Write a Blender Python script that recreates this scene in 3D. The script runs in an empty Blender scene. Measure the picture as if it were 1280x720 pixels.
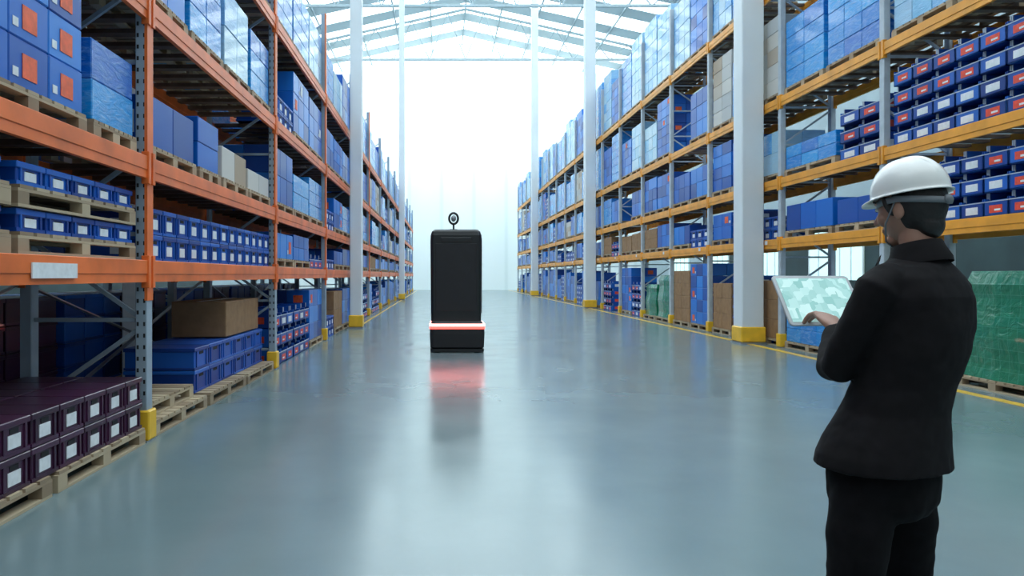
import bpy, bmesh, math, random
from mathutils import Vector, Matrix
random.seed(11)
F=900.0; VX=552.0; VY=344.0; CH=1.44
XL=-2.55; XR=6.76
scene=bpy.context.scene
def LY(u): return F*(-XL)/(VX-u)
def RY(u): return F*XR/(u-VX)

# ------------------------------------------------------------ materials
MATS={}
def newmat(name):
    m=bpy.data.materials.new(name); m.use_nodes=True
    nt=m.node_tree; b=nt.nodes['Principled BSDF']; MATS[name]=m
    return m,nt,b
def N(nt,t,**kw):
    n=nt.nodes.new(t)
    for k,v in kw.items():
        if k in n.inputs: n.inputs[k].default_value=v
        else: setattr(n,k,v)
    return n
def ramp(nt,fac,stops):
    r=nt.nodes.new('ShaderNodeValToRGB'); e=r.color_ramp.elements
    while len(e)<len(stops): e.new(0.5)
    for i,(p,c) in enumerate(stops):
        e[i].position=p; e[i].color=(*c,1)
    nt.links.new(fac,r.inputs['Fac']); return r.outputs['Color']
def simple(name,c,rough=.5,metal=0,var=.12,scale=6,bump=0,coat=0,spec=.5):
    m,nt,b=newmat(name)
    tc=N(nt,'ShaderNodeTexCoord'); no=N(nt,'ShaderNodeTexNoise',Scale=scale,Detail=4.0)
    nt.links.new(tc.outputs['Object'],no.inputs['Vector'])
    lo=tuple(x*(1-var) for x in c); hi=tuple(min(1,x*(1+var)) for x in c)
    nt.links.new(ramp(nt,no.outputs['Fac'],[(.3,lo),(.7,hi)]),b.inputs['Base Color'])
    b.inputs['Roughness'].default_value=rough; b.inputs['Metallic'].default_value=metal
    b.inputs['Coat Weight'].default_value=coat; b.inputs['Specular IOR Level'].default_value=spec
    if bump:
        bp=N(nt,'ShaderNodeBump',Strength=bump,Distance=.01); nt.links.new(no.outputs['Fac'],bp.inputs['Height'])
        nt.links.new(bp.outputs['Normal'],b.inputs['Normal'])
    return m
def island(name,stops,rough=.45,wrap=0.0,coat=0):
    m,nt,b=newmat(name)
    g=N(nt,'ShaderNodeNewGeometry')
    col=ramp(nt,g.outputs['Random Per Island'],stops)
    tc=N(nt,'ShaderNodeTexCoord')
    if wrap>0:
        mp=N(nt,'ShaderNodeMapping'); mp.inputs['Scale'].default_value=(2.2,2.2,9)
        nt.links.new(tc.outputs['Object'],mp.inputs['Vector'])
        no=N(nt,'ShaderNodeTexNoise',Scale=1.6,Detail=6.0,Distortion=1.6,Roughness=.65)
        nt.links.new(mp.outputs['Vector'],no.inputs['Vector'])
        st=ramp(nt,no.outputs['Fac'],[(.47,(0,0,0)),(.68,(wrap,wrap,wrap))])  # pale streaks mixed into the colour imitate highlights on the plastic wrap
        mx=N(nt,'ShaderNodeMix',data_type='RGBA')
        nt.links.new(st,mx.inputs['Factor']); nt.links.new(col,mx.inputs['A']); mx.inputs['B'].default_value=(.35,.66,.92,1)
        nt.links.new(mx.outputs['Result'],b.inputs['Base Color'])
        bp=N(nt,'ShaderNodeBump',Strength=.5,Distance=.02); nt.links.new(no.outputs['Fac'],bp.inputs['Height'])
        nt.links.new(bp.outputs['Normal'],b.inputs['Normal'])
    else:
        nt.links.new(col,b.inputs['Base Color'])
    b.inputs['Roughness'].default_value=rough; b.inputs['Coat Weight'].default_value=coat
    return m
def emis(name,c,s):
    m,nt,b=newmat(name)
    b.inputs['Base Color'].default_value=(*c,1); b.inputs['Emission Color'].default_value=(*c,1); b.inputs['Emission Strength'].default_value=s
    return m
simple('orange_red_paint',(.80,.17,.035),.42,var=.18,scale=3)
simple('orange_amber_paint',(.85,.35,.03),.42,var=.15,scale=3)
simple('post_paint',(.30,.38,.45),.45,var=.1)
simple('post_paint_pale',(.46,.53,.58),.45,var=.1)
simple('yellow_guard',(.85,.50,.03),.45,var=.1)
simple('floor_yellow',(.75,.48,.06),.3,var=.15)
simple('dark_hole',(.01,.01,.012),.8)
simple('slat_brown',(.12,.07,.045),.6,var=.3)
simple('steel',(.35,.37,.39),.35,metal=.7)
simple('white_paint',(.74,.80,.82),.45,var=.04,scale=1)
simple('roof_metal',(.58,.68,.71),.5,var=.06,scale=.5)
simple('truss_steel',(.36,.46,.50),.5)
simple('side_wall_mat',(.36,.45,.48),.6,var=.08,scale=.3)
simple('wall_dark_band',(.030,.055,.055),.5,var=.3,scale=.6)  # dark band added low on the side walls to darken gaps behind racks
simple('label_white',(.75,.78,.80),.5,var=.08,scale=20)
simple('label_red',(.75,.07,.03),.5,var=.15,scale=20)
simple('label_orange',(.85,.13,.04),.5,var=.15,scale=20)
simple('bin_rim',(.45,.52,.60),.45)
simple('cardboard',(.30,.17,.08),.75,var=.15,scale=8)
island('blue_box',[(0,(.002,.055,.30)),(.5,(.003,.115,.52)),(1,(.008,.22,.72))],.38,coat=.15)
island('blue_bin',[(0,(.002,.035,.22)),(.5,(.003,.07,.38)),(1,(.008,.13,.55))],.4)
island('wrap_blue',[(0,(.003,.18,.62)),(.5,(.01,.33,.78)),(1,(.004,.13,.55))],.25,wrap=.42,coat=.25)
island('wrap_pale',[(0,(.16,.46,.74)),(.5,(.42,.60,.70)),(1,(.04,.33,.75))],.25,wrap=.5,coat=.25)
island('white_carton',[(0,(.48,.50,.50)),(.6,(.62,.60,.55)),(1,(.40,.30,.2))],.6)
island('purple_plastic',[(0,(.028,.006,.024)),(1,(.060,.012,.048))],.35,coat=.2)
island('wood',[(0,(.26,.19,.12)),(.5,(.38,.29,.19)),(1,(.48,.39,.26))],.75)
# green netting
m,nt,b=newmat('green_net')
tc=N(nt,'ShaderNodeTexCoord'); br=N(nt,'ShaderNodeTexBrick',Scale=3.0); br.offset=0; br.inputs['Color1'].default_value=(.012,.17,.09,1); br.inputs['Color2'].default_value=(.018,.21,.12,1)
br.inputs['Mortar'].default_value=(.04,.26,.16,1); br.inputs['Mortar Size'].default_value=.012; br.inputs['Brick Width'].default_value=.4; br.inputs['Row Height'].default_value=.4
mp=N(nt,'ShaderNodeMapping'); mp.inputs['Rotation'].default_value=(0,math.pi/2,0)
nt.links.new(tc.outputs['Object'],mp.inputs['Vector']); nt.links.new(mp.outputs['Vector'],br.inputs['Vector']); nt.links.new(br.outputs['Color'],b.inputs['Base Color']); b.inputs['Roughness'].default_value=.25; b.inputs['Coat Weight'].default_value=.3
no=N(nt,'ShaderNodeTexNoise',Scale=5.0,Detail=5.0,Distortion=1.5); nt.links.new(tc.outputs['Object'],no.inputs['Vector'])
bp=N(nt,'ShaderNodeBump',Strength=.6,Distance=.04); nt.links.new(no.outputs['Fac'],bp.inputs['Height']); nt.links.new(bp.outputs['Normal'],b.inputs['Normal'])
# floor
m,nt,b=newmat('epoxy_floor')
tc=N(nt,'ShaderNodeTexCoord'); no=N(nt,'ShaderNodeTexNoise',Scale=.5,Detail=8.0,Roughness=.6)
nt.links.new(tc.outputs['Object'],no.inputs['Vector'])
nt.links.new(ramp(nt,no.outputs['Fac'],[(.3,(.138,.200,.213)),(.7,(.176,.246,.260))]),b.inputs['Base Color'])
no2=N(nt,'ShaderNodeTexNoise',Scale=1.3,Detail=6.0); nt.links.new(tc.outputs['Object'],no2.inputs['Vector'])
mr=N(nt,'ShaderNodeMapRange'); mr.inputs['From Min'].default_value=.3; mr.inputs['From Max'].default_value=.7; mr.inputs['To Min'].default_value=.16; mr.inputs['To Max'].default_value=.24
nt.links.new(no2.outputs['Fac'],mr.inputs['Value']); nt.links.new(mr.outputs['Result'],b.inputs['Roughness'])
b.inputs['Specular IOR Level'].default_value=.62
bp=N(nt,'ShaderNodeBump',Strength=.03,Distance=.02); nt.links.new(no2.outputs['Fac'],bp.inputs['Height']); nt.links.new(bp.outputs['Normal'],b.inputs['Normal'])
# back wall panels
m,nt,b=newmat('wall_panels')
tc=N(nt,'ShaderNodeTexCoord'); wv=N(nt,'ShaderNodeTexWave',Scale=.10); wv.bands_direction='X'
nt.links.new(tc.outputs['Object'],wv.inputs['Vector'])
nt.links.new(ramp(nt,wv.outputs['Fac'],[(0,(.74,.83,.82)),(.05,(.83,.91,.90)),(1,(.85,.92,.91))]),b.inputs['Base Color']); b.inputs['Roughness'].default_value=.6
emis('skylight',(.85,.95,.99),4.9)
emis('window_glow',(.7,.95,.90),.6)
simple('robot_black',(.006,.009,.010),.35,var=.2,coat=.15)
simple('robot_base',(.012,.012,.014),.5)
emis('robot_red',(1,.05,.04),5.0)
emis('robot_strip',(1,.42,.38),8.0)
simple('jacket_black',(.0050,.0040,.0050),.85,var=.3,scale=25,bump=.08,spec=.2)
simple('trouser_black',(.004,.0035,.0045),.9,var=.3,scale=25,bump=.1,spec=.15)
simple('shoe_black',(.012,.012,.012),.3)
simple('skin',(.34,.18,.125),.5,var=.08,scale=14)
simple('lip',(.30,.10,.08),.5)
simple('hair_black',(.008,.006,.006),.5,var=.4,scale=60,bump=.3)
simple('helmet_white',(.72,.73,.71),.25,var=.02,coat=.4)
simple('strap_grey',(.16,.18,.20),.5)
simple('eye_white',(.7,.7,.7),.2); simple('eye_dark',(.02,.012,.01),.1)
simple('tablet_shell',(.45,.48,.50),.35)
m,nt,b=newmat('tablet_screen')
tc=N(nt,'ShaderNodeTexCoord')
vo=N(nt,'ShaderNodeTexVoronoi',Scale=34.0); vo.distance='CHEBYCHEV'; nt.links.new(tc.outputs['Object'],vo.inputs['Vector'])
sep=N(nt,'ShaderNodeSeparateColor'); nt.links.new(vo.outputs['Color'],sep.inputs['Color'])
cc=ramp(nt,sep.outputs['Red'],[(0,(.22,.50,.46)),(.35,(.35,.62,.58)),(.6,(.48,.74,.70)),(1,(.60,.82,.78))])
nt.links.new(cc,b.inputs['Base Color']); nt.links.new(cc,b.inputs['Emission Color']); b.inputs['Emission Strength'].default_value=.25; b.inputs['Roughness'].default_value=.2

# ------------------------------------------------------------ mesh builder
ident=lambda s,d,z:(s,d,z)
TL=lambda s,d,z:(XL-d,s,z)
TR=lambda s,d,z:(XR+d,s,z)
class Acc:
    def __init__(s,name): s.name=name; s.v=[]; s.f=[]; s.m=[]; s.mats=[]
    def mi(s,n):
        if n not in s.mats: s.mats.append(n)
        return s.mats.index(n)
    def box(s,T,a0,a1,b0,b1,c0,c1,mat,bev=0):
        k=s.mi(mat); o=len(s.v)
        if not bev:
            for a in (a0,a1):
                for b_ in (b0,b1):
                    for c in (c0,c1): s.v.append(T(a,b_,c))
            for f in ((0,1,3,2),(4,6,7,5),(0,4,5,1),(2,3,7,6),(0,2,6,4),(1,5,7,3)):
                s.f.append(tuple(o+i for i in f)); s.m.append(k)
        else:
            lo=(a0,b0,c0); hi=(a1,b1,c1); idx={}
            for i in (0,1):
                for j in (0,1):
                    for l in (0,1):
                        for ax in range(3):
                            p=[]
                            for q,bit in enumerate((i,j,l)):
                                base=hi[q] if bit else lo[q]
                                if q!=ax: base+= -bev if bit else bev
                                p.append(base)
                            idx[(i,j,l,ax)]=len(s.v); s.v.append(T(*p))
            for ax in range(3):
                o1,o2=[q for q in range(3) if q!=ax]
                for side in (0,1):
                    ring=[]
                    for x,y in ((0,0),(1,0),(1,1),(0,1)):
                        key=[0,0,0]; key[ax]=side; key[o1]=x; key[o2]=y
                        ring.append(idx[(*key,ax)])
                    s.f.append(tuple(ring)); s.m.append(k)
                for x in (0,1):
                    for y in (0,1):
                        k0=[0,0,0]; k1=[0,0,0]; k0[o1]=k1[o1]=x; k0[o2]=k1[o2]=y; k1[ax]=1
                        s.f.append((idx[(*k0,o1)],idx[(*k1,o1)],idx[(*k1,o2)],idx[(*k0,o2)])); s.m.append(k)
            for i in (0,1):
                for j in (0,1):
                    for l in (0,1): s.f.append(tuple(idx[(i,j,l,a)] for a in range(3))); s.m.append(k)
    def bar(s,p0,p1,w,mat,h=None):
        p0=Vector(p0);p1=Vector(p1); h=h or w; d=(p1-p0).normalized()
        up=Vector((0,0,1)) if abs(d.z)<.9 else Vector((1,0,0))
        x=d.cross(up).normalized(); y=x.cross(d)
        rs=[]
        for p in (p0,p1): rs.append([p+x*w/2*i+y*h/2*j for i,j in ((-1,-1),(1,-1),(1,1),(-1,1))])
        s.loft(rs,mat)
    def loft(s,rings,mat,cap=True):
        k=s.mi(mat); o=len(s.v); n=len(rings[0])
        for r in rings: s.v+= [tuple(p) for p in r]
        for i in range(len(rings)-1):
            for j in range(n):
                s.f.append((o+i*n+j,o+i*n+(j+1)%n,o+(i+1)*n+(j+1)%n,o+(i+1)*n+j)); s.m.append(k)
        if cap:
            s.f.append(tuple(o+j for j in range(n))); s.m.append(k)
            e=o+(len(rings)-1)*n; s.f.append(tuple(e+j for j in range(n))); s.m.append(k)
    def tube(s,pts,rad,mat,seg=16,squash=None):
        P=[Vector(p) for p in pts]; R=list(rad)
        d0=(P[1]-P[0]).normalized(); d1=(P[-1]-P[-2]).normalized()
        full=[];fr=[]
        for a in (80,55,28): full.append(P[0]-d0*R[0]*math.sin(math.radians(a))); fr.append(R[0]*math.cos(math.radians(a)))
        for i,p in enumerate(P): full.append(p); fr.append(R[i])
        for a in (28,55,80): full.append(P[-1]+d1*R[-1]*math.sin(math.radians(a))); fr.append(R[-1]*math.cos(math.radians(a)))
        x=None; rings=[]
        for i,p in enumerate(full):
            a=full[max(0,i-1)]; c=full[min(len(full)-1,i+1)]; d=(c-a).normalized()
            if x is None:
                x=d.cross(Vector((0,0,1)) if abs(d.z)<.9 else Vector((1,0,0))).normalized()
            else: x=(x-d*x.dot(d)).normalized()
            y=d.cross(x); ring=[]
            for j in range(seg):
                t=2*math.pi*j/seg; o_=(x*math.cos(t)+y*math.sin(t))*fr[i]
                if squash: nn,fc=squash; o_=o_-nn*o_.dot(nn)*(1-fc)
                ring.append(p+o_)
            rings.append(ring)
        s.loft(rings,mat)
    def ell(s,c,r,mat,M=None,seg=20,fn=None):
        rings=[]; n=seg//2+2
        for i in range(n):
            ph=-math.pi/2+math.pi*(i+.15)/(n-1+.3)
            ring=[]
            for j in range(seg):
                t=2*math.pi*j/seg
                p=Vector((math.cos(ph)*math.cos(t),math.cos(ph)*math.sin(t),math.sin(ph)))
                q=Vector((p.x*r[0],p.y*r[1],p.z*r[2]))
                if fn: q=fn(q,p)
                q=q+Vector(c)
                ring.append(M@q if M else q)
            rings.append(ring)
        s.loft(rings,mat)
    def build(s,parent=None,smooth=False,remesh=0,sm=0,disp=0):
        if not s.v: return None
        me=bpy.data.meshes.new(s.name); me.from_pydata(s.v,[],s.f)
        for n in s.mats: me.materials.append(MATS[n])
        me.polygons.foreach_set('material_index',s.m)
        bm=bmesh.new(); bm.from_mesh(me); bmesh.ops.recalc_face_normals(bm,faces=bm.faces); bm.to_mesh(me); bm.free()
        ob=bpy.data.objects.new(s.name,me); scene.collection.objects.link(ob)
        if smooth: me.polygons.foreach_set('use_smooth',[True]*len(me.polygons))
        if parent: ob.parent=parent
        if remesh:
            md=ob.modifiers.new('rm','REMESH'); md.mode='VOXEL'; md.voxel_size=remesh; md.use_smooth_shade=True
            if sm:
                md=ob.modifiers.new('sm','SMOOTH'); md.iterations=sm; md.factor=.5
            if disp:
                tx=bpy.data.textures.new('folds','CLOUDS'); tx.noise_scale=.09; tx.noise_depth=2
                md=ob.modifiers.new('folds','DISPLACE'); md.texture=tx; md.strength=disp; md.mid_level=.5; md.texture_coords='LOCAL'
        return ob
def empty(name,loc=(0,0,0),rz=0):
    e=bpy.data.objects.new(name,None); scene.collection.objects.link(e); e.location=loc; e.rotation_euler=(0,0,rz); e.empty_display_size=.1; return e

# ------------------------------------------------------------ shell
YB=70.0; X0=-16; X1=20; EZ=20.0; RZ=24.0; XM=2.0
a=Acc('floor'); a.box(ident,X0,X1,-12,YB,-.2,0,'epoxy_floor'); a.build()
a=Acc('wall_back'); a.loft([[(X0,y,0),(X1,y,0),(X1,y,EZ),(XM,y,RZ),(X0,y,EZ)] for y in (YB,YB+.3)],'wall_panels')
a.build()
a=Acc('wall_left'); a.box(ident,X0-.3,X0,-12,YB,0,EZ,'side_wall_mat'); a.box(ident,X0,X0+.04,-12,YB-20,0,3.2,'wall_dark_band'); a.build()
a=Acc('wall_right'); a.box(ident,X1,X1+.3,-12,YB,0,EZ,'side_wall_mat'); a.box(ident,X1-.04,X1,-12,YB-20,0,4.6,'wall_dark_band'); a.build()
a=Acc('window_1')
for y in range(34,66,8): 
    a.box(ident,X1-.08,X1-.045,y,y+5,1.2,4.2,'window_glow')
    for k in range(6): a.box(ident,X1-.12,X1-.081,y+k-.04,y+k+.04,1.2,4.2,'white_paint')
a.build()
def roofz(x): return RZ-(RZ-EZ)*abs(x-XM)/(X1-XM)
a=Acc('ceiling'); sk=Acc('window_2')
y=-12.0
while y<YB:
    w=1.9
    for xa,xb in ((X0,XM),(XM,X1)):
        r=[[(xa,yy,roofz(xa)),(xb,yy,roofz(xb)),(xb,yy,roofz(xb)+.15),(xa,yy,roofz(xa)+.15)] for yy in (y,y+w)]
        a.loft(r,'roof_metal')
        if y+w<YB:
            r=[[(xa,yy,roofz(xa)),(xb,yy,roofz(xb)),(xb,yy,roofz(xb)+.1),(xa,yy,roofz(xa)+.1)] for yy in (y+w,min(YB,y+4.1))]
            sk.loft(r,'skylight')
    y+=4.1
a.build(); sk.build()
a=Acc('roof_purlins')
for i in range(13):
    x=X0+.5+i*(X1-X0-1)/12; a.bar((x,-12,roofz(x)-.15),(x,YB-.05,roofz(x)-.15),.12,'truss_steel',.20)
a.build()
for k,y in enumerate((12,24,36,48,60)):
    a=Acc('roof_truss'); zb=20.3-.9
    a.bar((X0,y,zb),(X1,y,zb),.17,'truss_steel',.18)
    for xa,xb in ((X0,XM),(XM,X1)): a.bar((xa,y,roofz(xa)-.4),(xb,y,roofz(xb)-.4),.17,'truss_steel',.18)
    n=12
    for i in range(n):
        xa=X0+i*(X1-X0)/n; xb=X0+(i+1)*(X1-X0)/n; xm=(xa+xb)/2
        a.bar((xa,y,zb),(xm,y,roofz(xm)-.4),.08,'truss_steel'); a.bar((xm,y,roofz(xm)-.4),(xb,y,zb),.08,'truss_steel')
    a.build()
a=Acc('floor_marking')
a.box(ident,6.36,6.50,4,YB-1,.0,.004,'floor_yellow')
a.box(ident,-2.36,-2.28,20,YB-2,.0,.004,'floor_yellow')
a.build()
def column(x,y,w,guard):
    a=Acc('steel_column'); h=w/2; t=.03
    z1=roofz(x)-.3
    a.box(ident,x-h,x+h,y-h,y+h,0,z1,'white_paint',.02)
    a.box(ident,x-h-.04,x+h+.04,y-h-.04,y+h+.04,.0,.04,'steel')
    if guard: a.box(ident,x-h-.03,x+h+.03,y-h-.03,y+h+.03,.041,.36,'yellow_guard',.02)
    a.build()
for y in (15.25,31.6,50.3): column(6.50,y,.46,True)
for y in (19.6,42): column(-2.32,y,.32,True)
column(-3.86,9.1,.26,False)

# ------------------------------------------------------------ racks
def rack(T,posts,levels,H,d0,beam,post,near=False,depth=1.1,shelf=True):
    fr=Acc('frame'); 
    pw=.12
    for y in posts:
        for d in (d0,d0+depth-.1):
            fr.box(T,y-pw/2,y+pw/2,d,d+.1,0,H,post,.006)
            fr.box(T,y-.1,y+.1,d-.02,d+.12,0,.012,'steel')
        fr.box(T,y-pw/2-.025,y+pw/2+.025,d0-.03,d0+.125,.012,.27,'yellow_guard',.012)
        if near and y<30:
            fr.box(T,y-pw/2-.002,y+pw/2+.002,d0-.006,d0+.02,levels[0]-.35,H,beam)
            z=.4
            while z<min(H,6):
                if y<13:
                    for q in (-.028,.028): fr.box(T,y-pw/2-.0015,y-pw/2+.01,d0+.05+q-.009,d0+.05+q+.009,z,z+.035,'dark_hole')
                z+=.1
        z=.3; k=0
        while z<H-.8:
            p0=T(y,d0+.05,z+(0 if k%2 else .7)); p1=T(y,d0+depth-.05,z+(.7 if k%2 else 0)); fr.bar(p0,p1,.035,post)
            fr.bar(T(y,d0+.05,z),T(y,d0+depth-.05,z),.035,post)
            z+=.75; k+=1
    for y0,y1 in zip(posts,posts[1:]):
        for zl in levels:
            for d in (d0-.012,d0+depth-.04):
                fr.box(T,y0+pw/2+.005,y1-pw/2-.005,d,d+.05,zl-.12,zl,beam,.004)
                fr.box(T,y0+pw/2+.005,y1-pw/2-.005,d+.008,d+.05,zl-.19,zl-.121,beam)
                for ye,sg in ((y0,1),(y1,-1)):
                    e=ye+sg*pw/2
                    fr.box(T,min(e-sg*.04,e+sg*.012),max(e-sg*.04,e+sg*.012),d-.012,d+.055,zl-.24,zl+.04,beam,.003)
            if shelf:
                n=max(4,int((y1-y0)/.42)) if y0<40 else 5
                for i in range(n):
                    yy=y0+.2+(y1-y0-.4)*(i+.5)/n
                    fr.box(T,yy-.06,yy+.06,d0+.04,d0+depth-.045,zl-.045,zl-.002,'slat_brown')
    return fr
DL=1.1
postsL=[LY(187)-4.8*1,LY(187)]
while postsL[-1]<60: postsL.append(postsL[-1]+4.8)
levL=[1.57,2.47,3.85,5.40]
postsR=[5.2,8.1,RY(1102),RY(952)-.8,RY(885)]
while postsR[-1]<64: postsR.append(postsR[-1]+3.05)
levR=[2.17,3.38,5.0,7.3]
eL=empty('pallet_rack'); f=rack(TL,postsL,levL,7.2,0,'orange_red_paint','post_paint',near=True)
for i in range(0,3):
    y0,y1=postsL[i],postsL[i+1]
    f.bar(TL(y0+.1,DL+.01,.1),TL(y1-.1,DL+.01,1.35),.05,'steel',.012); f.bar(TL(y0+.1,DL+.03,1.35),TL(y1-.1,DL+.03,.1),.05,'steel',.012)
f.box(TL,4.45,5.0,-.022,-.013,1.42,1.52,'label_white')
f.build(parent=eL)
eR=empty('pallet_rack'); f=rack(TR,postsR,levR,9.3,0,'orange_amber_paint','post_paint_pale')
for y0,y1 in zip(postsR,postsR[1:]):
    if y0>14: f.box(TR,y0+.5,y0+.62,-.02,-.013,levR[0]-.1,levR[0]-.02,'label_white')
f.build(parent=eR)
eB=empty('pallet_rack'); f=rack(TL,[p for p in postsL if p<44],levL,7.2,1.55,'orange_red_paint','post_paint'); f.build(parent=eB)

# ------------------------------------------------------------ loads
G={}
def g(name,side):
    if (name,side) not in G: G[(name,side)]=Acc(name)
    return G[(name,side)]
def pallet(A,T,s0,s1,d0,d1,z,fine=True):
    n=9 if fine else 4
    w=(s1-s0)
    for i in range(n):
        c=s0+w*(i+.5)/n; A.box(T,c-w/n*.40,c+w/n*.40,d0,d1,z+.118,z+.14,'wood')
    for d in (d0,(d0+d1)/2-.045,d1-.09):
        A.box(T,s0,s1,d,d+.09,z+.098,z+.117,'wood')
        for s in (s0,(s0+s1)/2-.06,s1-.12): A.box(T,s,s+.12,d,d+.09,z+.02,z+.097,'wood')
        A.box(T,s0,s1,d,d+.09,z+.001,z+.02,'wood')
    return z+.141
def cartons(A,T,s0,s1,d0,d1,z0,z1,mat,uh=.32,uw=.42,label=None,bev=.008,jit=.006,prob=.75):
    nz=max(1,round((z1-z0)/uh)); ns=max(1,round((s1-s0)/uw)); nd=2
    h=(z1-z0)/nz; w=(s1-s0)/ns; dd=(d1-d0)/nd
    for k in range(nz):
        for i in range(ns):
            for j in range(nd):
                o=random.uniform(0,jit)
                A.box(T,s0+i*w+.003,s0+(i+1)*w-.003,d0+j*dd+.003+o,d0+(j+1)*dd-.003,z0+k*h+.001,z0+(k+1)*h-.002,mat,bev)
                if j==0 and label and random.random()<prob:
                    c=s0+(i+.5)*w; zc=z0+(k+.5)*h; A.box(T,c-w*.18,c+w*.18,d0+o-.002,d0+o+.002,zc-h*.28,zc+h*.22,label if isinstance(label,str) else random.choice(label))
                    A.box(T,s0+(i)*w+.04,s0+i*w+w*.22,d0+o-.0015,d0+o+.002,zc-h*.3,zc-h*.12,'label_white')
                if i==0 and label and random.random()<prob:
                    c=d0+(j+.5)*dd; zc=z0+(k+.5)*h
                    A.box(T,s0+.0015,s0+.005,c-dd*.2,c+dd*.2,zc-h*.25,zc+h*.2,label if isinstance(label,str) else random.choice(label))
def crate(A,T,s0,s1,d0,d1,z0,z1,mat,lab='label_white',detail=True):
    A.box(T,s0+.012,s1-.012,d0+.012,d1-.012,z0,z1-.03,mat,.006)
    A.box(T,s0,s1,d0,d1,z1-.045,z1-.004,mat,.005)
    A.box(T,s0+.004,s1-.004,d0+.004,d1-.004,z0+.0,z0+.025,mat)
    if detail:
        w=s1-s0; 
        for q in (.16,.84): A.box(T,s0+w*q-.008,s0+w*q+.008,d0+.002,d0+.02,z0+.02,z1-.04,mat)
        A.box(T,s0+w*.36,s0+w*.64,d0+.009,d0+.014,z1-.085,z1-.055,'dark_hole')
    h=z1-z0
    if lab: A.box(T,s0+(s1-s0)*.3,s0+(s1-s0)*.7,d0+.007,d0+.013,z0+h*.2,z0+h*.58,lab)
    if lab and detail: A.box(T,s0+.008,s0+.013,d0+.15,d0+.35,z0+h*.25,z0+h*.6,lab)
def obin(A,T,s0,s1,d0,d1,z0,z1,mat,lab):
    t=.014; h=z1-z0
    A.box(T,s0,s1,d0,d1,z0,z0+t,mat); A.box(T,s0,s1,d1-t,d1,z0,z1,mat)
    for s in (s0,s1-t):
        A.box(T,s,s+t,d0+.07,d1,z0,z1,mat); A.box(T,s,s+t,d0,d0+.071,z0,z0+h*.75,mat)
        A.box(T,s-.002,s+t+.002,d0+.058,d0+.07,z0+h*.7,z1,'bin_rim')
    A.box(T,s0,s1,d0,d0+t,z0,z0+h*.60,mat,.003)
    A.box(T,s0-.003,s1+.003,d0-.004,d0+.012,z0+h*.60,z0+h*.64,'bin_rim')
    c=(s0+s1)/2; w=(s1-s0)
    A.box(T,c-w*.27,c+w*.27,d0-.003,d0,z0+h*.14,z0+h*.46,lab)
    A.box(T,c-w*.20,c+w*.05,d0-.005,d0-.003,z0+h*.22,z0+h*.30,'label_white')
    A.box(T,s0+.03,s1-.03,d0+.08,d1-.05,z0+t,z0+h*.7,'blue_box')
    A.box(T,s0-.002,s0,d0+.15,d0+.36,z0+h*.25,z0+h*.6,lab)
def green(A,s0,s1,H):
    zz=pallet(g('wooden_pallets',1),TR,s0,s1,.02,1.05,0)+.001
    rings=[]
    for k in range(9):
        t=k/8; z=zz+t*H; q=.02*math.sin(t*11)+.03*t+(.06 if k==8 else 0)
        rings.append([TR(s,d,z) for s,d in ((s0+.05+q,.08+q),((s0+s1)/2,.04+q),(s1-.05-q,.08+q),(s1-.03-q,.55),(s1-.05-q,1.0-q),((s0+s1)/2,1.02-q),(s0+.05+q,1.0-q),(s0+.03+q,.55))])
    A.loft(rings,'green_net')
def load(side,kind,s0,s1,z,h,near,dofs=0.0,pal=True):
    T=TL if side<0 else TR
    d0=.05+dofs; d1=1.03+dofs
    P=g('wooden_pallets',side)
    if pal and kind not in('bins','crates'): z0=pallet(P,T,s0,s1,d0,d1,z,near)
    else: z0=z+.001
    s0+=.02; s1-=.02; d0+=.02; d1-=.03; b=.008 if near else 0
    if kind=='wrap': cartons(g('shrink_wrapped_cartons',side),T,s0,s1,d0,d1,z0,z0+h,'wrap_blue',uh=.3,uw=.6,bev=b)
    elif kind=='pale': cartons(g('shrink_wrapped_cartons',side),T,s0,s1,d0,d1,z0,z0+h,'wrap_pale',uh=.38,uw=.45,bev=b)
    elif kind=='solid': cartons(g('blue_cartons',side),T,s0,s1,d0,d1,z0,z0+h,'blue_box',uh=.36,uw=.5,bev=b,label=['label_white','label_orange'] if near and s0<16 else None,prob=.22)
    elif kind=='label': cartons(g('blue_cartons',side),T,s0,s1,d0,d1,z0,z0+h,'blue_box',uh=.30,uw=.5,bev=b,label='label_orange',prob=.75 if s0<5.2 and side<0 else .15)
    elif kind=='carton': cartons(g('cardboard_boxes',side),T,s0,s1,d0,d1,z0,z0+h,'white_carton',uh=.3,uw=.5,bev=b)
    elif kind=='brown': cartons(g('cardboard_boxes',side),T,s0,s1,d0,d1,z0,z0+h,'cardboard',uh=.4,uw=.7,bev=b)
    elif kind in('bins','crates'):
        uw,uh=(.40,.30) if kind=='bins' else (.34,.24)
        ns=max(1,int((s1-s0)/uw)); nz=max(1,int(h/uh)); w=(s1-s0)/ns
        for k in range(nz):
            for i in range(ns):
                a0=s0+i*w+.008; a1=s0+(i+1)*w-.008
                if kind=='bins': obin(g('storage_bins',side),T,a0,a1,d0,d0+.5,z0+k*uh,z0+(k+1)*uh-.003,'blue_bin',random.choice(['label_red','label_white','label_red']))
                else: crate(g('plastic_crates',side),T,a0,a1,d0,d0+.6,z0+k*uh,z0+(k+1)*uh-.003,'blue_bin',detail=near)
def spec(side,lev,items,zlist):
    z=0.0 if lev==0 else zlist[lev-1]
    for k,s0,s1,h in items: load(side,k,s0,s1,z,h,True)
pl=postsL
spec(-1,2,[('label',2.4,3.85,.92),('label',3.9,5.28,.92),('wrap',5.38,6.14,.62)],levL)
A=g('plastic_crates',-1)
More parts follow.
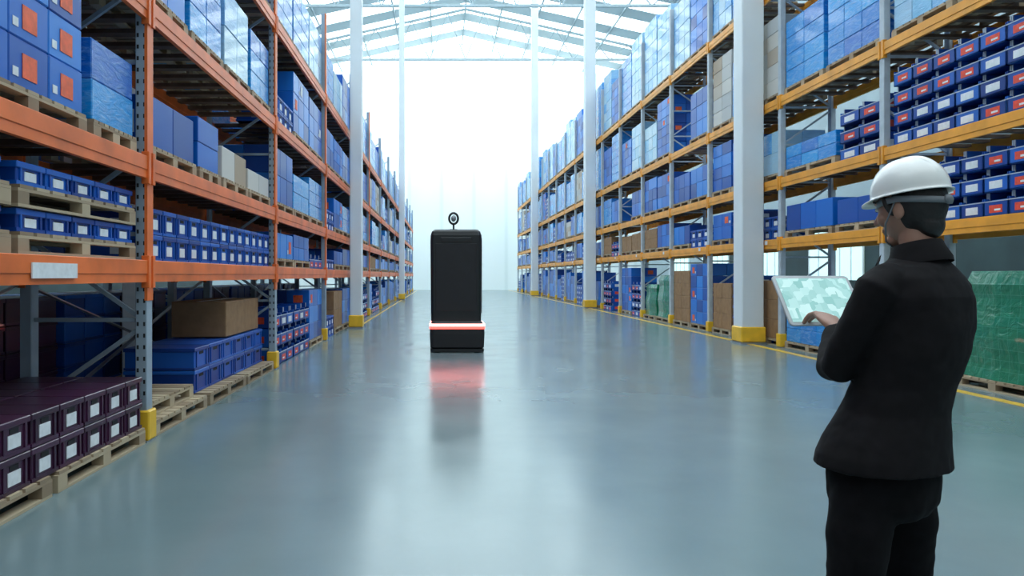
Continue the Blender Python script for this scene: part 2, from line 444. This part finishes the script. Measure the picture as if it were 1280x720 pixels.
for s0,s1 in ((2.6,4.35),(4.42,6.12)):
    zz=1.571
    for r in range(2):
        zz=pallet(g('wooden_pallets',-1),TL,s0,s1,.05,1.03,zz,True)
        for i in range(5): crate(A,TL,s0+.02+i*.335,s0+.02+(i+1)*.335-.01,.07,.6,zz,zz+.15,'blue_bin')
        zz+=.152
A=Acc('purple_crates')
zp=pallet(g('wooden_pallets',-1),TL,4.75,6.15,-.02,1.03,0); pallet(g('wooden_pallets',-1),TL,3.25,4.68,-.02,1.03,0); pallet(g('wooden_pallets',-1),TL,1.8,3.18,-.02,1.03,0)
for i in range(13):
    s=1.82+i*.333
    for k in range(2): crate(A,TL,s,s+.322,.0,.48,zp+k*.22,zp+(k+1)*.22-.003,'purple_plastic')
    crate(A,TL,s,s+.322,.5,1.0,zp,zp+.217,'purple_plastic'); crate(A,TL,s,s+.322,.5,1.0,zp+.22,zp+.437,'purple_plastic')
A.build()
y=pl[1]
load(-1,'solid',y+.15,y+1.35,levL[1],.46,True); load(-1,'solid',y+1.45,y+2.2,levL[1],.55,True)
load(-1,'carton',y+2.3,y+3.4,levL[1],.38,True); load(-1,'carton',y+3.45,y+4.65,levL[1],.28,True)
load(-1,'crates',y+.12,y+4.68,levL[0],.5,True)
load(-1,'label',y+.12,y+1.1,levL[2],.95,True); load(-1,'wrap',y+1.2,y+2.3,levL[2],.95,True); load(-1,'pale',y+2.4,y+3.5,levL[2],.95,True); load(-1,'wrap',y+3.6,y+4.65,levL[2],.85,True)
P=g('wooden_pallets',-1)
for s0,s1 in ((y+.12,y+1.55),(y+1.65,y+3.1),(y+3.2,y+4.65)):
    zq=pallet(P,TL,s0,s1,.0,1.03,0)
zq=pallet(P,TL,y+.2,y+1.4,.1,1.0,zq)
A=g('plastic_crates',-1); zq=.142
for k in range(2):
    for i in range(6): crate(A,TL,y+1.62+i*.5,y+1.62+(i+1)*.5-.01,.16,.95,zq+k*.25,zq+(k+1)*.25-.004,'blue_bin',lab=None)
A=g('cardboard_boxes',-1); A.box(TL,y+2.9,y+4.5,.2,.9,zq+.505,zq+.96,'cardboard',.01)
A.box(TL,y+2.9,y+4.5,.52,.58,zq+.9605,zq+.962,'label_white')
kinds=['wrap','solid','wrap','pale','solid','solid','crates','wrap','label','carton']
def fill(side,posts,levs,skip,topmax,dofs=0,dens=.96):
    for b,(y0,y1) in enumerate(zip(posts,posts[1:])):
        for li in range(-1,len(levs)):
            if (b,li) in skip: continue
            z=0 if li<0 else levs[li]
            mx=(levs[0]-.35-.15) if li<0 else (levs[li+1]-z-.42 if li+1<len(levs) else topmax)
            near=y0<30 and dofs==0
            n=max(2,round((y1-y0-.2)/1.35)); w=(y1-y0-.2)/n
            for i in range(n):
                if random.random()>dens: continue
                if li==len(levs)-1: k=random.choice(['wrap','pale','wrap','solid'])
                elif li<=0 : k=random.choice(['crates','bins','solid','crates','label','brown'] if near else ['solid','solid','crates'])
                else: k=random.choice(kinds)
                h=mx*random.uniform(.62,.98) if li<len(levs)-1 else mx*random.uniform(.65,1)
                load(side,k,y0+.12+i*w,y0+.08+(i+1)*w,z,max(.2,h),near,dofs)
fill(-1,postsL,levL,{(0,-1),(0,0),(0,1),(1,-1),(1,0),(1,1),(1,2)},1.35)
PB=[p for p in postsL if p<44]
fill(-1,PB,levL,{(b,l) for b in range(4) for l in (-1,)},1.2,dofs=1.55,dens=.6)
for b in range(4):
    for i in range(3):
        s=PB[b]+.12+i*1.55
        zz=pallet(g('wooden_pallets',-1),TL,s,s+1.45,1.6,2.58,0)
        for k in range(4):
            for j in range(3): crate(g('purple_crates',-2),TL,s+.02+j*.47,s+.02+j*.47+.46,1.62,2.55,zz+k*.27,zz+(k+1)*.27-.003,'purple_plastic' if (b+i)%2 else 'blue_bin',lab=None,detail=False)
yR=postsR
load(1,'bins',8.25,10.9,levR[1],1.25,True); load(1,'bins',8.25,9.9,levR[0],.9,True); load(1,'solid',10.0,10.95,levR[0],.35,True)
load(1,'bins',5.35,8.0,levR[0],.9,True); load(1,'bins',5.35,8.0,levR[1],1.25,True)
load(1,'solid',5.4,6.7,levR[2],1.1,True); load(1,'wrap',6.8,8.0,levR[2],1.1,True)
load(1,'wrap',8.25,9.5,levR[2],1.3,True); load(1,'pale',9.6,10.9,levR[2],1.0,True)
a0,a1=yR[2],yR[3]
load(1,'solid',a0+.12,a0+1.4,levR[0],.42,True); load(1,'solid',a0+1.5,a1-.12,levR[0],.5,True)
load(1,'bins',a0+.12,a0+1.3,levR[1],.95,True); load(1,'wrap',a0+1.4,a1-.1,levR[1],.45,True)
load(1,'wrap',a0+.12,a0+1.7,levR[2],1.5,True); load(1,'wrap',a0+1.8,a1-.1,levR[2],1.3,True)
load(1,'crates',a0+.12,a0+1.4,0,.9,True); load(1,'wrap',a0+1.5,a1-.12,0,1.05,True)
gb=max(i for i,p in enumerate(yR) if p<21.6)
fill(1,postsR,levR,{(0,-1),(0,0),(0,1),(0,2),(1,-1),(1,0),(1,1),(1,2),(2,-1),(2,0),(2,1),(2,2),(gb,-1)},2.3)
A=Acc('green_netted_load')
green(A,6.9,8.0,1.35); green(A,8.25,9.5,1.35); green(A,9.6,10.9,1.1); A.build()
A=Acc('green_netted_load'); green(A,yR[gb]+.15,yR[gb]+1.5,1.3); green(A,yR[gb]+1.6,yR[gb]+2.9,1.0); A.build()
zz=pallet(g('wooden_pallets',1),TR,5.4,6.8,.02,1.05,0)
for A in G.values(): A.build()

# ------------------------------------------------------------ robot
def rrect(cx,cy,hx,hy,z,r,n=6):
    pts=[]
    for sx,sy,a0 in ((1,1,0),(-1,1,90),(-1,-1,180),(1,-1,270)):
        for i in range(n+1):
            t=math.radians(a0+90*i/n); pts.append((cx+sx*(hx-r)+r*math.cos(t),cy+sy*(hy-r)+r*math.sin(t),z))
    return pts
rb=empty('mobile_robot',(.29,13.36+.45,0)); rb.scale=(1,1,1.04)
A=Acc('body')
prof=[(.50,.44,.40),(.56,.465,.42),(.75,.47,.43),(1.4,.475,.43),(2.0,.48,.43),(2.10,.475,.43),(2.17,.45,.41),(2.205,.41,.37)]
A.loft([rrect(-.02,0,hx,hy,z,.06) for z,hx,hy in prof],'robot_black')
A.box(ident,-.40,.36,-.438,-.425,.75,1.95,'robot_base',.004)
A.box(ident,.44,.465,-.36,-.34,.7,2.05,'steel')
A.box(ident,-.30,.26,-.45,-.437,1.98,2.06,'robot_black',.006)
A.build(parent=rb)
A=Acc('drive_base')
prof=[(.07,.47,.44),(.10,.50,.47),(.33,.51,.48),(.50,.505,.475),(.56,.46,.43)]
A.loft([rrect(0,0,hx,hy,z,.08) for z,hx,hy in prof],'robot_base')
A.loft([rrect(0,0,.50,.47,z,.06) for z in (.02,.069)],'robot_black'); A.build(parent=rb)
A=Acc('light_strip'); A.loft([rrect(0,0,hx,.487,z,.08) for z,hx in ((.475,.514),(.495,.516),(.515,.514))],'robot_strip')
A.loft([rrect(0,0,.513,.483,z,.08) for z in (.425,.470)],'robot_red'); A.build(parent=rb)
A=Acc('wheels')
for sx in (-.38,.38):
    for sy in (-.3,.3): A.tube([(sx-.03,sy,.056),(sx+.03,sy,.056)],[.055,.055],'robot_base',20)
A.build(parent=rb)
A=Acc('sensor_mast'); A.bar((-.06,0,2.2),(-.06,0,2.33),.035,'robot_black'); A.bar((-.13,0,2.215),(.01,0,2.215),.12,'robot_black',.03)
ring=[]
for i in range(24):
    t=2*math.pi*i/24; c=Vector((-.06+.085*math.cos(t),0,2.43+.1*math.sin(t))); dr=Vector((math.cos(t),0,math.sin(t)))
    ring.append([c+dr*.022*math.cos(q)+Vector((0,1,0))*.03*math.sin(q) for q in [2*math.pi*j/10 for j in range(10)]])
ring.append(ring[0]); A.loft(ring,'robot_black',cap=False)
A.ell((-.06,0,2.43),(.05,.03,.06),'steel'); A.build(parent=rb,smooth=True)

# ------------------------------------------------------------ person
PA=math.radians(27); PX,PY=1.335,2.03
pe=empty('warehouse_worker',(PX,PY,0),PA)
def oval(c,rx,ry,z,n=40,e=2.3,tilt=0):
    r=[]
    for j in range(n):
        t=2*math.pi*j/n; cs=math.cos(t); sn=math.sin(t)
        x=rx*math.copysign(abs(cs)**(2/e),cs); y=ry*math.copysign(abs(sn)**(2/e),sn)
        r.append((c[0]+x,c[1]+y,z+tilt*y))
    return r
A=Acc('jacket')
T_=[(.905,-.078,.045,.196,.150),(.94,-.076,.045,.192,.146),(.99,-.067,.04,.179,.136),(1.06,-.05,.028,.156,.118),(1.13,-.035,.013,.147,.110),(1.22,-.015,-.002,.160,.116),(1.31,0,-.003,.172,.121),(1.38,0,-.002,.176,.116),(1.432,0,0,.166,.098),(1.462,.005,0,.118,.082),(1.485,.01,.0,.072,.066),(1.505,.013,.006,.056,.057)]
A.loft([oval((cx,cy),rx,ry,z,48) for z,cx,cy,rx,ry in T_],'jacket_black')
EL=[(-.125,0,1.420),(-.162,.003,1.402),(-.183,.04,1.31),(-.190,.075,1.235),(-.188,.105,1.175),(-.16,.14,1.175),(-.10,.18,1.215),(-.035,.215,1.262)]
A.tube(EL,[.055,.058,.051,.047,.046,.043,.038,.033],'jacket_black',20)
ER=[(.13,0,1.420),(.166,.0,1.402),(.197,.01,1.30),(.212,.03,1.20),(.22,.07,1.13),(.22,.13,1.125),(.213,.19,1.145),(.205,.25,1.18)]
A.tube(ER,[.055,.058,.052,.049,.047,.045,.040,.034],'jacket_black',20)
A.build(parent=pe,remesh=.0055,sm=3,disp=.010)
# turned-down suit collar with lapels running down the chest
A=Acc('collar')
cr=[]
for z,rx,ry,cy in ((1.466,.088,.080,-.004),(1.480,.084,.078,-.004),(1.508,.068,.067,0),(1.528,.061,.062,.004),(1.530,.057,.058,.004),(1.505,.055,.056,.004)):
    cr.append(oval((.012,cy),rx,ry,z,40,2.0,tilt=-.22))
A.loft(cr,'jacket_black',cap=False)
for sx in (-1,1):
    A.loft([[(sx*x+.005,y_,z) for x,y_,z in q] for q in ([(.062,.060,1.50),(.085,.050,1.48),(.085,.058,1.47),(.06,.070,1.49)],[(.045,.098,1.42),(.105,.088,1.40),(.105,.098,1.39),(.045,.112,1.41)],[(.005,.112,1.20),(.030,.112,1.22),(.030,.120,1.21),(.005,.124,1.19)])],'jacket_black')
A.build(parent=pe,smooth=True)
A=Acc('trousers')
A.loft([oval((cx,cy),rx,ry,z) for z,cx,cy,rx,ry in [(.77,-.075,.045,.10,.10),(.81,-.075,.045,.156,.120),(.88,-.075,.045,.164,.125),(.97,-.068,.04,.148,.110),(1.02,-.06,.035,.135,.10)]],'trouser_black')
LL=[(-.165,.04,.86),(-.190,.04,.74),(-.203,.045,.60),(-.210,.055,.48),(-.215,.045,.36),(-.22,.02,.22),(-.225,0,.10)]
RL=[(.015,.045,.86),(.040,.05,.74),(.056,.06,.60),(.065,.07,.48),(.070,.06,.36),(.075,.04,.22),(.080,.02,.10)]
for P in (LL,RL): A.tube(P,[.082,.081,.070,.062,.062,.058,.056],'trouser_black',24)
A.build(parent=pe,remesh=.008,sm=4,disp=.014)
A=Acc('shoes')
for x,y in ((-.225,0),(.080,.02)):
    A.ell((x,y-.02,.055),(.038,.045,.055),'shoe_black')
    A.tube([(x,y-.05,.032),(x,y+.06,.034),(x-.005,y+.16,.028)],[.031,.036,.027],'shoe_black',16)
    A.box(ident,x-.034,x+.034,y-.08,y+.02,0,.02,'shoe_black',.004); A.box(ident,x-.036,x+.034,y+.05,y+.17,0,.012,'shoe_black',.004)
A.build(parent=pe,remesh=.006,sm=3)
# head
HM=Matrix.Translation((.018,.025,1.634))@Matrix.Rotation(math.radians(0),4,'Z')@Matrix.Rotation(math.radians(-8),4,'X')@Matrix.Scale(.90,4)
def headfn(q,p):
    x,y,z=q
    if z<0:
        t=-z/.118
        x*=1-.26*t**1.5
        if y>0: y*=max(.15,1-t*t)**(-.24)*(1-.06*t); 
        else: y*=1-.42*t
    if y>0: y=y*(.93-.03*abs(p.x))
    return Vector((x,y,z))
A=Acc('head')
A.ell((0,0,0),(.076,.098,.118),'skin',HM,40,headfn)
A.tube([HM@Vector(q) for q in ((0,.086,.012),(0,.096,-.010),(0,.108,-.030))],[.008,.009,.011],'skin',12)
for sx in (-1,1):
    A.ell((sx*.009,.096,-.034),(.008,.009,.007),'skin',HM,12)
    A.tube([HM@Vector(q) for q in ((sx*.014,.085,.024),(sx*.034,.080,.028),(sx*.052,.064,.022))],[.008,.009,.007],'skin',10)
    A.ell((sx*.038,.062,-.028),(.024,.020,.026),'skin',HM,14)
    A.ell((sx*.077,-.008,-.012),(.008,.019,.032),'skin',HM,14)
A.tube([HM@Vector(q) for q in ((-.02,.080,-.060),(0,.087,-.057),(.02,.080,-.060))],[.005,.0065,.005],'skin',10)
A.tube([HM@Vector(q) for q in ((-.017,.079,-.069),(0,.085,-.071),(.017,.079,-.069))],[.005,.007,.005],'skin',10)
A.ell((0,.060,-.096),(.030,.026,.020),'skin',HM,14)
A.tube([(.01,-.012,1.44),(.012,-.004,1.50),(.016,.008,1.58)],[.048,.046,.045],'skin',20)
A.build(parent=pe,remesh=.003,sm=6)
A=Acc('face_details')
for sx in (-1,1):
    A.ell((sx*.031,.079,.008),(.013,.010,.0075),'eye_white',HM,16); A.ell((sx*.031,.087,.007),(.006,.004,.006),'eye_dark',HM,12)
    A.tube([HM@Vector(q) for q in ((sx*.016,.092,.030),(sx*.034,.089,.034),(sx*.052,.074,.028))],[.003,.004,.002],'hair_black',8)
A.tube([HM@Vector(q) for q in ((-.018,.084,-.064),(0,.091,-.0635),(.018,.084,-.064))],[.002,.003,.002],'lip',8)
A.build(parent=pe,smooth=True)
A=Acc('hair')
def hairfn(q,p):
    x,y,z=q
    if z<0: t=-z/.115; x*=1-.15*t; y*=1-.18*t
    return Vector((x,y,z))
A.ell((0,-.024,.005),(.082,.085,.113),'hair_black',HM,36,hairfn)
A.ell((0,-.054,-.060),(.054,.034,.052),'hair_black',HM,20)
for sx in(-1,1): A.tube([HM@Vector(q) for q in ((sx*.078,.03,.03),(sx*.080,.022,0),(sx*.077,.014,-.028))],[.009,.008,.004],'hair_black',10)
A.build(parent=pe,remesh=.005,sm=2)
# hard hat
A=Acc('hard_hat')
rings=[]; n=64
def hat(t,ph,off=0):
    rx,ry,rz=.097-off,.114-off,.110-off
    k=math.cos(ph)**.92; zz=math.sin(ph)
    x=rx*k*math.cos(t); y=ry*k*math.sin(t); z=rz*zz
    rib=0
    if not off:
        for c in (0,-.032,.032):
            rib=max(rib,math.exp(-((x-c)/.008)**2)*(1 if c==0 else .6))
        z+=.006*rib*min(1,max(0,zz)*2.2)
    return (x,y-.006,z+.046)
def rim(t,ex,dz):
    fr=max(0,math.sin(t))**3; b_=.008+.028*fr
    rx,ry=.097+.007*ex+.010*fr*ex,.114+b_*ex
    return (rx*math.cos(t),ry*math.sin(t)-.006,.046+dz-.008*fr*ex)
TT=[2*math.pi*j/n for j in range(n)]
rings.append([HM@Vector(hat(t,math.pi/2-.02)) for t in TT])
for i in range(1,19): rings.append([HM@Vector(hat(t,(math.pi/2)*(1-i/18))) for t in TT])
rings.append([HM@Vector(rim(t,.15,-.006)) for t in TT])
rings.append([HM@Vector(rim(t,.5,-.008)) for t in TT])
rings.append([HM@Vector(rim(t,1,-.009)) for t in TT])
rings.append([HM@Vector(rim(t,1,-.013)) for t in TT])
rings.append([HM@Vector(rim(t,0,-.012)) for t in TT])
for i in range(0,9): rings.append([HM@Vector(hat(t,(math.pi/2)*(i/8.3),.004)) for t in TT])
A.loft(rings,'helmet_white'); A.build(parent=pe,smooth=True)
A=Acc('hat_harness')
rr=[[] for _ in range(4)]
for t in TT:
    for q,(rx,z) in enumerate(((.086,.030),(.089,.030),(.089,.010),(.086,.010))):
        yy=(rx+.015)*math.sin(t)-.012; dz=-.022*max(0,-math.sin(t))
        rr[q].append(HM@Vector((rx*math.cos(t),yy,z+dz)))
rr.append(rr[0]); A.loft(rr,'strap_grey',cap=False)
A.ell((0,-.116,.0),(.020,.010,.016),'strap_grey',HM,16)
for sx in (-1,1): A.tube([HM@Vector(q) for q in ((sx*.086,-.01,.02),(sx*.081,.035,-.05),(sx*.052,.058,-.10),(0,.066,-.122))],[.002,.0025,.0025,.0025],'strap_grey',8)
A.build(parent=pe,smooth=True)
# tablet
C=Vector((.125,.38,1.357)); wy=math.radians(-19); tl=math.radians(34)
wa=Vector((math.cos(wy),math.sin(wy),0)); na=Vector((math.sin(wy),-math.cos(wy),0)); ua=-na*math.sin(tl)+Vector((0,0,1))*math.cos(tl); nn=wa.cross(ua)
TM=Matrix((( wa.x,ua.x,nn.x,C.x),(wa.y,ua.y,nn.y,C.y),(wa.z,ua.z,nn.z,C.z),(0,0,0,1)))
te=empty('tablet_computer'); te.matrix_world=Matrix.Translation((PX,PY,0))@Matrix.Rotation(PA,4,'Z')@TM
A=Acc('shell'); A.loft([rrect(0,0,.142,.098,z,.014) for z in (-.006,-.001)]+[rrect(0,0,.140,.096,0,.013)],'tablet_shell'); A.build(parent=te)
A=Acc('screen'); A.box(ident,-.130,.130,-.086,.086,.0005,.0015,'tablet_screen'); A.build(parent=te)
# hands
def hand(name,W,dh,b,s,curl,spread,thumb):
    dh=dh.normalized(); b=(b-dh*b.dot(dh)).normalized(); s=(s-dh*s.dot(dh)-b*s.dot(b)).normalized()
    A=Acc(name); W=Vector(W)
    P=lambda l,x,h: W+dh*l+s*x+b*h
    rings=[]
    for l,w_,t_ in ((-.045,.024,.019),(-.01,.026,.019),(.02,.034,.018),(.05,.040,.016),(.078,.040,.0135),(.092,.036,.010)):
        rings.append([P(l,w_*math.cos(q),t_*math.sin(q)) for q in [2*math.pi*j/20 for j in range(20)]])
    A.loft(rings,'skin')
    L=[(.030,.042,.025,.020),(.010,.046,.029,.021),(-.011,.043,.026,.020),(-.030,.033,.020,.018)]
    for i,(x,a_,b_,c_) in enumerate(L):
        p=P(.083,x,.001); ang=0; pts=[p-dh*.015]; 
        for sgi,ln in enumerate((a_,b_,c_)):
            pts.append(p); ang+=math.radians(curl[i][sgi])
            d=dh*math.cos(ang)-b*math.sin(ang)+s*spread*(1.5-i)*.5; d.normalize(); p=p+d*ln
        pts.append(p-d*.004)
        A.tube(pts,[.0095,.0095,.0086,.0078,.0066],'skin',12)
        A.ell(p-d*.006+b*math.cos(ang)*.005+dh*math.sin(ang)*.005,(.0045,.0045,.0045),'skin',None,8)
    A.tube([P(.012,.022,-.006),P(.035,.045,-.010),P(.035+thumb[0],.045+thumb[1],-.010+thumb[2]),P(.035+thumb[0]*1.75,.045+thumb[1]*1.6,-.010+thumb[2]*2.0)],[.015,.0125,.0105,.008],'skin',12)
    return A.build(parent=pe,remesh=.0022,sm=3)
tip=C+wa*-.036+ua*-.012+nn*.006
Wl=Vector((-.022,.225,1.280)); dl=tip-Wl
hand('left_hand',Wl,dl,nn,wa,[(22,22,15),(14,18,12),(26,26,18),(34,32,20)],.10,(.028,.012,-.012))
Wr=Vector((.20,.262,1.19)); tr=C+wa*.075+ua*.0-nn*.022; 
hand('right_hand',Wr,tr-Wr,-nn,wa,[(8,6,4)]*4,.12,(.030,.014,-.006))

# ------------------------------------------------------------ light & camera
w=bpy.data.worlds.new('World'); scene.world=w; w.use_nodes=True
w.node_tree.nodes['Background'].inputs['Color'].default_value=(.80,.90,.97,1); w.node_tree.nodes['Background'].inputs['Strength'].default_value=.42
def area(name,loc,rot,sx,sy,p,c=(.92,.98,1)):
    l=bpy.data.lights.new(name,'AREA'); l.shape='RECTANGLE'; l.size=sx; l.size_y=sy; l.energy=p; l.color=c
    o=bpy.data.objects.new(name,l); scene.collection.objects.link(o); o.location=loc; o.rotation_euler=rot
for x in (-6,2,10): area('back_wall_fill_light',(x,61.5,18.6),(math.radians(55),0,0),3,.8,330)  # added fill lights without fixtures, to brighten the back wall
cd=bpy.data.cameras.new('camera'); co=bpy.data.objects.new('camera',cd); scene.collection.objects.link(co)
co.location=(0,0,CH); co.rotation_euler=(math.pi/2,0,0)
cd.sensor_width=36; cd.lens=F/1280*36; cd.shift_x=(640-VX)/1280; cd.shift_y=-(360-VY)/1280; cd.clip_end=300
scene.camera=co
scene.view_settings.view_transform='Standard'
scene.view_settings.exposure=0
